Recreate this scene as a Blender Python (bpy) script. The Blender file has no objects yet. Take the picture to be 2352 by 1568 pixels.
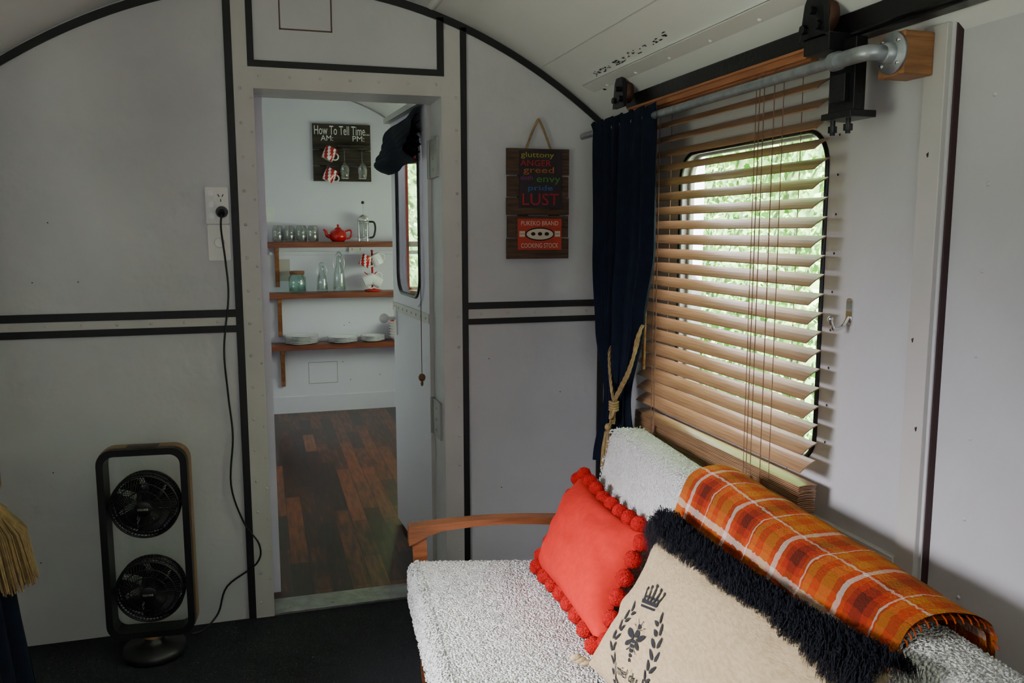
import bpy, math, random
from mathutils import Matrix, Vector, noise
from mathutils.geometry import tessellate_polygon
random.seed(7)
PI=math.pi
# ------------------------------------------------------------ materials
def mat(name,col,rough=.5,metal=0,bump=0,bs=60,var=0,vs=4,col2=None,stretch=None,spec=.5,sheen=0,detail=3,bd=.01,vor=False):
    m=bpy.data.materials.new(name);m.use_nodes=True;nt=m.node_tree;N=nt.nodes;L=nt.links
    b=N['Principled BSDF'];b.inputs['Roughness'].default_value=rough;b.inputs['Metallic'].default_value=metal
    b.inputs['Base Color'].default_value=(*col,1);b.inputs['Specular IOR Level'].default_value=spec
    if sheen: b.inputs['Sheen Weight'].default_value=sheen
    tc=N.new('ShaderNodeTexCoord');mp=N.new('ShaderNodeMapping');L.new(tc.outputs['Object'],mp.inputs[0])
    if stretch: mp.inputs['Scale'].default_value=stretch
    if var or col2:
        n=N.new('ShaderNodeTexNoise');n.inputs['Scale'].default_value=vs;n.inputs['Detail'].default_value=detail;L.new(mp.outputs[0],n.inputs[0])
        c2=col2 if col2 else tuple(c*(1-var) for c in col)
        r=N.new('ShaderNodeValToRGB');r.color_ramp.elements[0].position=.35;r.color_ramp.elements[1].position=.68
        r.color_ramp.elements[0].color=(*c2,1);r.color_ramp.elements[1].color=(*col,1)
        L.new(n.outputs[0],r.inputs[0]);L.new(r.outputs[0],b.inputs['Base Color'])
    if bump:
        if vor:
            n2=N.new('ShaderNodeTexVoronoi');n2.inputs['Scale'].default_value=bs;L.new(mp.outputs[0],n2.inputs[0])
        else:
            n2=N.new('ShaderNodeTexNoise');n2.inputs['Scale'].default_value=bs;n2.inputs['Detail'].default_value=2;L.new(mp.outputs[0],n2.inputs[0])
        bp=N.new('ShaderNodeBump');bp.inputs['Strength'].default_value=bump;bp.inputs['Distance'].default_value=bd
        if vor: bp.invert=True
        L.new(n2.outputs[0],bp.inputs['Height']);L.new(bp.outputs[0],b.inputs['Normal'])
    return m
def glass(name,tint=(.965,.975,.975),base=.07,fac=.5):
    m=bpy.data.materials.new(name);m.use_nodes=True;nt=m.node_tree;N=nt.nodes;L=nt.links;N.clear()
    o=N.new('ShaderNodeOutputMaterial');mx=N.new('ShaderNodeMixShader');t=N.new('ShaderNodeBsdfTransparent');g=N.new('ShaderNodeBsdfGlossy')
    t.inputs[0].default_value=(*tint,1);g.inputs['Roughness'].default_value=.04
    lw=N.new('ShaderNodeLayerWeight');lw.inputs[0].default_value=.35
    ma=N.new('ShaderNodeMath');ma.operation='MULTIPLY_ADD';ma.inputs[1].default_value=fac;ma.inputs[2].default_value=base
    L.new(lw.outputs['Facing'],ma.inputs[0]);L.new(ma.outputs[0],mx.inputs[0]);L.new(t.outputs[0],mx.inputs[1]);L.new(g.outputs[0],mx.inputs[2]);L.new(mx.outputs[0],o.inputs[0])
    return m
PAINT=mat('painted_wall',(.58,.572,.60),.36,bump=.45,bs=16,var=.13,vs=2.2,bd=.009)
PAINTK=mat('kitchen_paint',(.74,.715,.83),.4,bump=.12,bs=15,var=.05,vs=2,bd=.004)
TRIMW=mat('cream_frame_paint',(.55,.525,.51),.4,bump=.2,bs=25,var=.1,vs=4,bd=.004)
CEIL=mat('ceiling_paint',(.78,.77,.78),.25,bump=.15,bs=10,var=.08,vs=2,bd=.006)
BLACKT=mat('black_trim_paint',(.006,.006,.007),.55,bump=.3,bs=60,bd=.003)
BLACKM=mat('black_gloss_metal',(.006,.006,.007),.3,bump=.4,bs=60,bd=.003)
BLACKP=mat('black_plastic',(.009,.009,.010),.4)
CARPET=mat('charcoal_carpet',(.026,.028,.036),.95,bump=1,bs=260,var=.5,vs=120,bd=.01)
TEAK=mat('teak_wood',(.30,.10,.036),.38,col2=(.15,.05,.018),vs=6,stretch=(1,12,12))
SHELFW=mat('shelf_wood',(.26,.065,.026),.4,col2=(.14,.035,.015),vs=5,stretch=(1,14,14))
BRACK=mat('bracket_pine',(.34,.14,.05),.5,col2=(.22,.08,.03),vs=5,stretch=(14,14,1))
BLOCK=mat('wood_block',(.36,.16,.055),.5,col2=(.22,.09,.03),vs=12,stretch=(1,6,14))
SLAT=mat('blind_slat_wood',(.37,.205,.11),.32,col2=(.24,.125,.065),vs=9,stretch=(22,1,22))
SLATE=mat('blind_valance_wood',(.40,.15,.06),.45,col2=(.28,.10,.04),vs=9,stretch=(20,1,20))
CORD=mat('blind_cord',(.20,.10,.06),.8)
NAVY=mat('navy_fabric',(.006,.010,.023),.95,bump=.3,bs=300,var=.3,vs=30,spec=.2,bd=.002)
GOLD=mat('gold_rope',(.36,.235,.095),.6,var=.4,vs=60)
STEEL=mat('galvanised_steel',(.42,.45,.48),.45,metal=.85,bump=.25,bs=90,var=.25,vs=40,bd=.002)
CHROME=mat('chrome',(.7,.7,.7),.18,metal=1)
BOUCLE=mat('white_boucle',(.90,.89,.86),.95,bump=1,bs=150,var=.08,vs=60,bd=.014,vor=True)
REDF=mat('coral_red_fabric',(.56,.020,.014),.9,bump=.3,bs=350,var=.12,vs=60,bd=.002,spec=.2)
POM=mat('red_wool_pompom',(.48,.008,.007),.95,bump=1,bs=220,var=.3,vs=120,bd=.008,spec=.2)
LINEN=mat('natural_linen',(.54,.415,.25),.95,bump=.8,bs=160,col2=(.43,.32,.18),vs=70,stretch=(1,1,3),bd=.004)
INK=mat('black_ink',(.010,.010,.014),.85)
FUR=mat('black_fringe',(.006,.007,.012),.85,spec=.2)
WHITEP=mat('white_plastic',(.74,.73,.71),.35)
BEIGE=mat('beige_patch',(.50,.46,.42),.6)
DARKW=mat('dark_stained_board',(.055,.034,.020),.6,col2=(.022,.014,.009),vs=8,stretch=(1,10,10),bump=.3,bs=20)
SIGNW=mat('brown_pallet_board',(.115,.06,.034),.65,col2=(.045,.024,.014),vs=7,stretch=(1.2,10,14),bump=.4,bs=25)
PDARK=mat('dark_poster',(.035,.022,.028),.6,var=.3,vs=20)
PRED=mat('red_label',(.52,.040,.022),.6,var=.15,vs=30)
CREAM=mat('cream_ink',(.68,.58,.43),.7)
WHITEI=mat('white_letter_paint',(.80,.80,.80),.6)
CER=mat('white_ceramic',(.80,.80,.80),.15)
REDC=mat('red_enamel',(.52,.008,.010),.15)
CORK=mat('cork',(.22,.10,.05),.8,bump=.5,bs=80)
GLS=glass('clear_glass');GLST=glass('pale_green_glass',(.91,.955,.945),.08,.5);GLSTT=glass('deep_teal_glass',(.78,.91,.88),.08,.5);PANE=glass('window_glass',(.96,.98,.97),.02,.35)
GREYM=mat('painted_hinge_metal',(.34,.34,.32),.45,metal=.3,bump=.3,bs=60)
TAN=mat('tan_fan_band',(.26,.14,.06),.4)
MAROON=mat('maroon_dark_edge',(.035,.010,.012),.6)
GAP=mat('dark_recess',(.004,.004,.004),.9)
BROWNL=mat('brown_line_paint',(.10,.055,.04),.6)
ALU=mat('threshold_aluminium',(.36,.36,.36),.45,metal=.7,bump=.3,bs=40,var=.3,vs=20)
RUST=mat('rusty_wheel',(.12,.05,.03),.6,metal=.5,var=.4,vs=20)
REDFR=mat('red_window_frame',(.55,.03,.03),.4)
def col(n,c): return mat(n,c,.7)
def planks():
    m=bpy.data.materials.new('dark_plank_floor');m.use_nodes=True;nt=m.node_tree;N=nt.nodes;L=nt.links;b=N['Principled BSDF']
    tc=N.new('ShaderNodeTexCoord');mp=N.new('ShaderNodeMapping');mp.inputs['Rotation'].default_value=(0,0,PI/2);L.new(tc.outputs['Object'],mp.inputs[0])
    br=N.new('ShaderNodeTexBrick');br.inputs['Scale'].default_value=1;br.inputs['Brick Width'].default_value=.48;br.inputs['Row Height'].default_value=.078
    br.inputs['Mortar Size'].default_value=.0018;br.inputs['Color1'].default_value=(0,0,0,1);br.inputs['Color2'].default_value=(1,1,1,1);br.inputs['Mortar'].default_value=(0,0,0,1);br.offset=.37
    L.new(mp.outputs[0],br.inputs[0])
    m2=N.new('ShaderNodeMapping');m2.inputs['Scale'].default_value=(20,2.6,1);L.new(tc.outputs['Object'],m2.inputs[0])
    n=N.new('ShaderNodeTexNoise');n.inputs['Scale'].default_value=2.4;n.inputs['Detail'].default_value=6;L.new(m2.outputs[0],n.inputs[0])
    ad=N.new('ShaderNodeMath');ad.operation='MULTIPLY_ADD';ad.inputs[1].default_value=.42;L.new(br.outputs[0],ad.inputs[0])
    sc=N.new('ShaderNodeMath');sc.operation='MULTIPLY';sc.inputs[1].default_value=.75;L.new(n.outputs[0],sc.inputs[0]);L.new(sc.outputs[0],ad.inputs[2])
    r=N.new('ShaderNodeValToRGB');e=r.color_ramp.elements;e[0].position=.30;e[0].color=(.006,.003,.0025,1);e[1].position=.88;e[1].color=(.21,.060,.020,1)
    x=e.new(.57);x.color=(.040,.013,.006,1)
    L.new(ad.outputs[0],r.inputs[0]);L.new(r.outputs[0],b.inputs['Base Color']);b.inputs['Roughness'].default_value=.30;b.inputs['Specular IOR Level'].default_value=.35
    return m
PLANK=planks()
def plaid():
    m=bpy.data.materials.new('orange_plaid_wool');m.use_nodes=True;nt=m.node_tree;N=nt.nodes;L=nt.links;b=N['Principled BSDF']
    uv=N.new('ShaderNodeUVMap');uv.uv_map='UVMap'
    nn_=N.new('ShaderNodeTexNoise');nn_.inputs['Scale'].default_value=60;L.new(uv.outputs[0],nn_.inputs[0])
    va=N.new('ShaderNodeVectorMath');va.operation='MULTIPLY_ADD';va.inputs[1].default_value=(.012,.012,0);L.new(nn_.outputs['Color'],va.inputs[0]);L.new(uv.outputs[0],va.inputs[2])
    sp=N.new('ShaderNodeSeparateXYZ');L.new(va.outputs[0],sp.inputs[0])
    O=(.40,.052,.007);Y=(.42,.14,.012);W=(.54,.48,.40);Bn=(.085,.012,.006);R_=(.28,.022,.008)
    seq=[(0,O),(.12,Y),(.28,O),(.36,W),(.43,O),(.50,R_),(.58,Bn),(.72,R_),(.80,O),(.85,W),(.875,O),(.90,Y)]
    outs=[]
    for k,fr in ((0,4.6),(1,4.8)):
        mu=N.new('ShaderNodeMath');mu.operation='MULTIPLY';mu.inputs[1].default_value=fr;L.new(sp.outputs[k],mu.inputs[0])
        f=N.new('ShaderNodeMath');f.operation='FRACT';L.new(mu.outputs[0],f.inputs[0])
        r=N.new('ShaderNodeValToRGB');r.color_ramp.interpolation='CONSTANT';e=r.color_ramp.elements
        e[0].position=0;e[0].color=(*seq[0][1],1);e[1].position=seq[1][0];e[1].color=(*seq[1][1],1)
        for p,c in seq[2:]:
            q=e.new(p);q.color=(*c,1)
        L.new(f.outputs[0],r.inputs[0]);outs.append(r)
    mx=N.new('ShaderNodeMix');mx.data_type='RGBA';mx.inputs[0].default_value=.5
    L.new(outs[0].outputs[0],mx.inputs[6]);L.new(outs[1].outputs[0],mx.inputs[7]);L.new(mx.outputs[2],b.inputs['Base Color'])
    b.inputs['Roughness'].default_value=.95;b.inputs['Specular IOR Level'].default_value=.15
    tc=N.new('ShaderNodeTexCoord');n2=N.new('ShaderNodeTexNoise');n2.inputs['Scale'].default_value=200;L.new(tc.outputs['Object'],n2.inputs[0])
    bp=N.new('ShaderNodeBump');bp.inputs['Strength'].default_value=.8;bp.inputs['Distance'].default_value=.006;L.new(n2.outputs[0],bp.inputs['Height']);L.new(bp.outputs[0],b.inputs['Normal'])
    return m
PLAID=plaid()
def leafmat(name,c1,c2):
    m=bpy.data.materials.new(name);m.use_nodes=True;nt=m.node_tree;N=nt.nodes;L=nt.links;N.clear()
    o=N.new('ShaderNodeOutputMaterial');mx=N.new('ShaderNodeMixShader');mx.inputs[0].default_value=.4
    d=N.new('ShaderNodeBsdfDiffuse');t=N.new('ShaderNodeBsdfTranslucent');tc=N.new('ShaderNodeTexCoord');n=N.new('ShaderNodeTexNoise');n.inputs['Scale'].default_value=4
    r=N.new('ShaderNodeValToRGB');r.color_ramp.elements[0].position=.38;r.color_ramp.elements[1].position=.62
    r.color_ramp.elements[0].color=(*c1,1);r.color_ramp.elements[1].color=(*c2,1)
    L.new(tc.outputs['Object'],n.inputs[0]);L.new(n.outputs[0],r.inputs[0]);L.new(r.outputs[0],d.inputs[0]);L.new(r.outputs[0],t.inputs[0])
    L.new(d.outputs[0],mx.inputs[1]);L.new(t.outputs[0],mx.inputs[2]);L.new(mx.outputs[0],o.inputs[0]);return m
LEAF=leafmat('hedge_leaves',(.07,.27,.03),(.60,.86,.34));GRASS=mat('grass',(.25,.30,.20),.9,var=.4,vs=3)
HBACK=mat('hedge_depth',(.30,.52,.20),.9,var=.8,vs=6)
# ------------------------------------------------------------ mesh builder
class B:
    def __init__(s,name): s.n=name;s.v=[];s.f=[];s.m=[];s.s=[];s.mats=[];s.uv={}
    def mi(s,m):
        if m not in s.mats:s.mats.append(m)
        return s.mats.index(m)
    def add(s,vs,fs,m,smooth=False,M=None):
        o=len(s.v);s.v+=[tuple(M@Vector(p)) if M else tuple(p) for p in vs]
        ml=isinstance(m,list)
        for i,f in enumerate(fs):
            s.f.append(tuple(o+k for k in f));s.m.append(s.mi(m[i] if ml else m));s.s.append(smooth)
        return o
    def box(s,a,b,m,M=None):
        x0,y0,z0=a;x1,y1,z1=b
        vs=[(x0,y0,z0),(x1,y0,z0),(x1,y1,z0),(x0,y1,z0),(x0,y0,z1),(x1,y0,z1),(x1,y1,z1),(x0,y1,z1)]
        s.add(vs,[(0,3,2,1),(4,5,6,7),(0,1,5,4),(1,2,6,5),(2,3,7,6),(3,0,4,7)],m,False,M)
    def prism(s,loops,d,m,M=None,c0=0):
        if not isinstance(loops[0][0],(tuple,list)): loops=[loops]
        flat=[p for l in loops for p in l];n=len(flat)
        tris=tessellate_polygon([[Vector((p[0],p[1],0)) for p in l] for l in loops])
        vs=[(p[0],p[1],c0) for p in flat]+[(p[0],p[1],c0+d) for p in flat]
        fs=[tuple(t) for t in tris]+[tuple(n+k for k in reversed(t)) for t in tris];o=0
        for l in loops:
            k=len(l)
            for i in range(k): fs.append((o+i,o+(i+1)%k,n+o+(i+1)%k,n+o+i))
            o+=k
        s.add(vs,fs,m,False,M)
    def tube(s,pts,r,m,n=8,caps=True,smooth=True,M=None,closed=False):
        pts=[Vector(p) for p in pts];k=len(pts);rr=r if isinstance(r,(list,tuple)) else [r]*k
        vs=[];up=None
        for i,p in enumerate(pts):
            if closed: t=pts[(i+1)%k]-pts[i-1]
            else: t=(pts[min(i+1,k-1)]-pts[max(i-1,0)])
            t.normalize()
            if up is None:
                up=t.orthogonal().normalized()
            else:
                up=(up-t*up.dot(t)); up=up.normalized() if up.length>1e-6 else t.orthogonal().normalized()
            w=t.cross(up)
            for j in range(n):
                a=2*PI*j/n;vs.append(p+(up*math.cos(a)+w*math.sin(a))*rr[i])
        fs=[]
        for i in range(k if closed else k-1):
            i2=(i+1)%k
            for j in range(n): fs.append((i*n+j,i*n+(j+1)%n,i2*n+(j+1)%n,i2*n+j))
        s.add(vs,fs,m,smooth,M)
        if caps and not closed:
            s.add(vs[:n],[tuple(reversed(range(n)))],m,False,M);s.add(vs[-n:],[tuple(range(n))],m,False,M)
    def cyl(s,a,b,r,m,n=20,r2=None,M=None): s.tube([a,b],[r,r if r2 is None else r2],m,n,M=M)
    def lathe(s,prof,m,M=None,n=24,mf=None,smooth=True):
        vs=[];fs=[];ms=[]
        for r,z in prof:
            for j in range(n):
                a=2*PI*j/n;vs.append((r*math.cos(a),r*math.sin(a),z))
        for i in range(len(prof)-1):
            for j in range(n):
                fs.append((i*n+j,i*n+(j+1)%n,(i+1)*n+(j+1)%n,(i+1)*n+j));ms.append(mf(i,j) if mf else m)
        s.add(vs,fs,ms,smooth,M)
    def ell(s,c,r,m,n=14,M=None,jit=0):
        vs=[];fs=[];k=n//2+1
        for i in range(k+1):
            p=PI*i/k
            for j in range(n):
                a=2*PI*j/n;q=1+jit*random.uniform(-1,1)
                vs.append((c[0]+r[0]*math.sin(p)*math.cos(a)*q,c[1]+r[1]*math.sin(p)*math.sin(a)*q,c[2]+r[2]*math.cos(p)*q))
        for i in range(k):
            for j in range(n): fs.append((i*n+j,(i+1)*n+j,(i+1)*n+(j+1)%n,i*n+(j+1)%n))
        s.add(vs,fs,m,True,M)
    def grid(s,fn,nu,nv,m,smooth=True,uv=None):
        vs=[fn(i/nu,j/nv) for j in range(nv+1) for i in range(nu+1)]
        fs=[(j*(nu+1)+i,j*(nu+1)+i+1,(j+1)*(nu+1)+i+1,(j+1)*(nu+1)+i) for j in range(nv) for i in range(nu)]
        o=s.add(vs,fs,m,smooth)
        if uv:
            for j in range(nv+1):
                for i in range(nu+1): s.uv[o+j*(nu+1)+i]=uv(i/nu,j/nv)
    def text(s,body,fn,m,w,h,ext=0):
        c=bpy.data.curves.new('t','FONT');c.body=body;c.resolution_u=3;o=bpy.data.objects.new('t',c);bpy.context.collection.objects.link(o)
        bpy.context.view_layer.update();dg=bpy.context.evaluated_depsgraph_get();me=o.evaluated_get(dg).to_mesh()
        P=[v.co.copy() for v in me.vertices];F=[tuple(p.vertices) for p in me.polygons]
        o.evaluated_get(dg).to_mesh_clear();bpy.data.objects.remove(o)
        x0=min(p.x for p in P);x1=max(p.x for p in P);y0=min(p.y for p in P);y1=max(p.y for p in P)
        s.add([fn((p.x-x0)/(x1-x0)*w,(p.y-y0)/(y1-y0)*h) for p in P],F,m)
    def done(s,bevel=0,seg=2,sub=0,solid=0,parent=None):
        me=bpy.data.meshes.new(s.n);me.from_pydata(s.v,[],s.f)
        for m in s.mats: me.materials.append(m)
        me.polygons.foreach_set('material_index',s.m);me.polygons.foreach_set('use_smooth',s.s)
        if s.uv:
            ul=me.uv_layers.new(name='UVMap')
            for lp in me.loops: ul.data[lp.index].uv=s.uv.get(lp.vertex_index,(0,0))
        me.update();o=bpy.data.objects.new(s.n,me);bpy.context.collection.objects.link(o)
        if parent:o.parent=parent
        if bevel:
            md=o.modifiers.new('b','BEVEL');md.width=bevel;md.segments=seg;md.limit_method='ANGLE';md.angle_limit=.7
        if sub:
            md=o.modifiers.new('s','SUBSURF');md.levels=sub;md.render_levels=sub
        return o
def empty(n):
    o=bpy.data.objects.new(n,None);bpy.context.collection.objects.link(o);return o
def axes(o,x,y,z):
    M=Matrix.Identity(4)
    for i,c in enumerate((x,y,z)):
        for k in range(3): M[k][i]=c[k]
    for k in range(3): M[k][3]=o[k]
    return M
XZ=lambda y:axes((0,y,0),(1,0,0),(0,0,1),(0,1,0))
YZ=lambda x:axes((x,0,0),(0,1,0),(0,0,1),(1,0,0))
def rrect(x0,z0,x1,z1,r,n=6):
    P=[]
    for cx,cz,a0 in ((x1-r,z0+r,-PI/2),(x1-r,z1-r,0),(x0+r,z1-r,PI/2),(x0+r,z0+r,PI)):
        for i in range(n+1):
            a=a0+PI/2*i/n;P.append((cx+r*math.cos(a),cz+r*math.sin(a)))
    return P
def rect(x0,z0,x1,z1): return [(x0,z0),(x1,z0),(x1,z1),(x0,z1)]
T=Matrix.Translation
def smooth(pts,n=6):
    P=[Vector(p) for p in pts];o=[]
    for i in range(len(P)-1):
        a=P[max(i-1,0)];p=P[i];q=P[i+1];c=P[min(i+2,len(P)-1)]
        for k in range(n):
            t=k/n;o.append(.5*((2*p)+(q-a)*t+(2*a-5*p+4*q-c)*t*t+(3*p-a-3*q+c)*t**3))
    o.append(P[-1]);return o
# ------------------------------------------------------------ shell
XL,XR=-.985,1.355
def arch(x):
    u=x-.185;return 2.32-.325*u*u-.012*u**4
def rivet(b,p,nrm,m,r=.006):
    z=Vector(nrm).normalized();x=z.orthogonal().normalized();y=z.cross(x)
    b.lathe([(r,0),(r*.85,r*.35),(r*.45,r*.6),(0.0001,r*.65)],m,axes(p,x,y,z),8)
b=B('wall_end')
def archpts(a,c,n,off=0): return [(a+(c-a)*i/n,arch(a+(c-a)*i/n)+off) for i in range(n+1)]
b.prism([(XL-.03,-.02),(0,-.02)]+[(x,z) for x,z in reversed(archpts(XL-.03,0,16,.03))],.2,PAINT,XZ(0))
b.prism([(.671,-.02),(XR+.03,-.02)]+[(x,z) for x,z in reversed(archpts(.671,XR+.03,16,.03))],.2,PAINT,XZ(0))
b.prism([(0,1.95),(.671,1.95)]+[(x,z) for x,z in reversed(archpts(0,.671,12,.03))],.2,PAINT,XZ(0))
b.prism([(-.2,2.2),(1.9,2.2),(1.9,2.7),(-.2,2.7)],.02,PAINTK,XZ(.2))
b.prism(rect(XR,-.02,1.9,2.3),.02,PAINTK,XZ(.2))
b.done()
b=B('ceiling')
CX0,CX1=XL-.03,XR+.03
b.grid(lambda u,v:(CX0+(CX1-CX0)*u,-4.25+4.25*v,arch(CX0+(CX1-CX0)*u)+.012),40,1,CEIL)
b.grid(lambda u,v:(CX0+(CX1-CX0)*u,-4.25+4.25*v,arch(CX0+(CX1-CX0)*u)+.06),40,1,CEIL)
for xx in (-.30,.62):
    b.grid(lambda u,v:(xx+.03*u,-4.2+4.19*v,arch(xx+.03*u)+.008-.004*math.sin(PI*u)),4,1,CEIL)
b.done()
b=B('ceiling_cornice')
b.prism([(1.175,1.985),(1.36,1.915),(1.37,1.915),(1.37,2.0),(1.2,2.03)],4.0,CEIL,axes((0,-.16,0),(1,0,0),(0,0,1),(0,-1,0)))
nrm=Vector((-.070,0,-.185)).normalized()
def cz(x): return 1.985-(x-1.175)*.378
for i in range(16):
    rivet(b,(1.215,-.3-.24*i,cz(1.215)),nrm,CEIL,.007);rivet(b,(1.262,-.42-.24*i,cz(1.262)),nrm,CEIL,.007)
HM_=axes((1.235,-.25,cz(1.235)),Vector((0,1,0)),nrm.cross(Vector((0,1,0))),nrm)
b.lathe([(.0001,.002),(.014,.002)],GAP,HM_,16)
b.lathe([(.014,.0005),(.017,.003),(.02,.0005)],CEIL,HM_,16)
b.done()
b=B('trim_ceiling_seam')
for i in range(60):
    y=-.28-random.random()*.60;x=1.168+random.uniform(-.012,.006)-.03*max(0,-y-.4);l=random.uniform(.004,.024);w=random.uniform(.0015,.005)
    z=arch(x)+.009
    b.add([(x,y,z),(x+w,y,z-.002),(x+w*.7,y-l,z-.002),(x-w*.2,y-l*.8,z)],[(0,1,2,3)],GAP)
b.tube([(1.172,-.17,1.988),(1.172,-4.1,1.988)],.0012,GREYM,5)
b.tube([(1.06,-.02,arch(1.06)+.009),(1.06,-4.1,arch(1.06)+.009)],.0014,TRIMW,5)
b.done()
b=B('floor');b.box((XL-.05,-4.25,-.04),(XR+.05,0.0,0),CARPET);b.done()
b=B('floor_kitchen');b.box((-.05,.12,-.04),(1.85,3.72,0.004),PLANK);b.done()
b=B('trim_door_threshold');b.box((0,-.004,-.02),(.671,.125,.010),ALU)
for x in (.06,.22,.45,.62): rivet(b,(x,.03,.010),(0,0,1),ALU,.006)
b.done(.003)
WY0,WY1,WZ0,WZ1=-1.365,-.61,.845,1.70
b=B('wall_right')
b.prism([rect(-1.742,-.02,0.0,1.94),rrect(WY0,WZ0,WY1,WZ1,.085,8)],.05,PAINT,YZ(XR))
b.box((XR+.018,-4.25,-.02),(XR+.06,-1.742,1.95),PAINT)
b.box((XR-.012,-1.733,.0),(XR+.01,-1.675,1.865),TRIMW)
b.box((XR+.002,-1.745,.0),(XR+.02,-1.733,1.865),MAROON)
b.box((XR-.016,-1.675,.70),(XR,-.5,.722),TRIMW)
b.box((XR-.006,-1.675,.0),(XR,-.03,.70),PAINT)
for i in range(9): 
    z=.92+.095*i
    b.lathe([(.0001,.0015),(.0032,.0015)],GAP,axes((XR,-1.405,z),(0,1,0),(0,0,-1),(-1,0,0)),8)
for i in range(10):
    rivet(b,(XR+.018,-1.83,.35+.17*i),(-1,0,0),PAINT,.005)
for (y,z) in ((-1.70,1.60),(-1.69,1.21),(-1.715,1.02)):
    b.add([(XR-.0125,y,z),(XR-.0125,y-.003,z+.002),(XR-.0125,y-.004,z+.012),(XR-.0125,y+.003,z+.008)],[(0,1,2,3)],MAROON)
b.done(.0015,1)
w=empty('window_1')
b=B('gasket')
rr=rrect(WY0,WZ0,WY1,WZ1,.085,8)
b.tube([(XR-.002,y,z) for y,z in rr],.0065,BLACKM,8,closed=True)
b.tube([(XR+.03,y,z) for y,z in rrect(WY0+.006,WZ0+.006,WY1-.006,WZ1-.006,.08,8)],.006,GREYM,8,closed=True)
b.done(parent=w)
b=B('pane');b.prism(rrect(WY0,WZ0,WY1,WZ1,.085,8),.003,PANE,YZ(XR+.03));b.done(parent=w)
b=B('wall_left')
b.prism([rect(-4.25,-.02,0,1.93),rrect(-2.35,.85,-1.35,1.70,.085,8)],.05,PAINT,YZ(XL-.05));b.done()
b=B('wall_back')
b.prism([rect(XL-.05,-.02,XR+.05,2.4),rect(-.45,.9,.75,1.95)],.05,PAINT,XZ(-4.25));b.done()
b=B('unseen_sun_blocker')  # added roof on posts, out of view, keeps sun out of left and back openings
b.box((-3.4,-6.2,2.22),(-1.04,.3,2.26),GREYM);b.box((-1.04,-6.2,2.42),(1.45,-4.25,2.46),GREYM)
for (x,y) in ((-3.3,-6.0),(-3.3,-3.0),(-3.3,.1),(1.3,-6.0)): b.box((x-.04,y-.04,-.6),(x+.04,y+.04,2.22 if x<0 else 2.42),GREYM)
b.done()
KY=3.668
def karch(x): return 2.52-.55*max(0,x-.45)**2-.1*max(0,.45-x)**2
b=B('wall_kitchen_back');b.prism([rect(-.1,-.02,1.85,2.75),rect(1.15,1.0,1.62,2.0)],.05,PAINTK,XZ(KY));b.done()
b=B('wall_kitchen_left');b.box((-.08,.2,-.02),(.028,KY,2.75),PAINTK);b.done()
b=B('wall_kitchen_right');b.prism([rect(.2,-.02,KY,2.75),rect(1.3,.95,2.9,2.05)],.05,PAINTK,YZ(1.75));b.done()
b=B('ceiling_kitchen');b.grid(lambda u,v:(-.1+1.95*u,.2+3.48*v,karch(-.1+1.95*u)),24,1,CEIL);b.grid(lambda u,v:(-.1+1.95*u,.2+3.48*v,karch(-.1+1.95*u)+.05),24,1,CEIL)
b.lathe([(.045,0),(.045,-.03),(.02,-.045),(.0001,-.045)],WHITEP,T((.16,2.9,2.50)),20)
b.done()
b=B('trim_kitchen_cove');b.tube([(-.02+.06*i,KY-.004,karch(-.02+.06*i)-.004) for i in range(28)],.006,GREYM,6);b.done()
b=B('baseboard_kitchen');b.box((.028,KY-.012,0),(1.75,KY,.14),PAINTK);b.done(.003)
b=B('trim_kitchen_rail');b.box((.06,KY-.012,1.27),(1.74,KY,1.30),PAINTK);b.done(.003)
b=B('window_2')
for (x0,z0,x1,z1) in ((1.08,.96,1.16,2.04),(1.60,.96,1.66,2.04),(1.16,.94,1.6,1.0),(1.16,2.0,1.6,2.06)): b.box((x0,KY-.03,z0),(x1,KY+.05,z1),REDFR)
b.done(.004)
b=B('trim_access_outline')
def outline(b,x0,z0,x1,z1,y,m,t=.003,d=.002):
    for r in (rect(x0,z0,x1,z0+t),rect(x0,z1-t,x1,z1),rect(x0,z0,x0+t,z1),rect(x1-t,z0,x1,z1)): b.prism(r,-d,m,XZ(y))
outline(b,.33,.235,.56,.41,KY,GREYM,.004)
b.prism(rect(.13,1.068,.214,1.24),-.004,BEIGE,XZ(KY))
for (x,z) in ((.62,.70),(.66,.72),(.60,.40),(.66,.25),(.90,.28),(.88,.55)): b.prism(rect(x,z,x+.006,z+.006),-.001,GAP,XZ(KY))
b.done()
# ------------------------------------------------------------ end wall trim
b=B('trim_end_wall')
d=-.009
def bar(x0,z0,x1,z1,m=BLACKT,dd=d): b.prism(rect(x0,z0,x1,z1),dd,m,XZ(0))
bar(-.092,0,-.066,arch(-.08)-.01);bar(.744,0,.768,arch(.756)-.01);bar(1.313,0,1.338,1.87)
bar(XL,1.147,-.092,1.174);bar(XL,1.092,-.092,1.117);bar(.768,1.150,1.313,1.176);bar(.768,1.090,1.313,1.113)
bar(XL,1.117,-.092,1.147,TRIMW,-.006);bar(.768,1.113,1.313,1.150,TRIMW,-.006)
bar(-.017,2.023,.682,2.046);bar(-.017,2.046,.006,arch(0)-.01);bar(.657,2.046,.682,arch(.67)-.01)
pts=archpts(XL,1.338,60,.006);low=archpts(XL,1.338,60,-.022)
b.prism(pts+list(reversed(low)),d,BLACKT,XZ(0))
outline(b,.095,2.155,.278,2.285,0,BROWNL,.0045,.003)
for i in range(8): rivet(b,(XL+.06+.11*i,-.006,1.132),(0,-1,0),TRIMW)
for i in range(5): rivet(b,(.82+.11*i,-.006,1.131),(0,-1,0),TRIMW)
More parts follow.
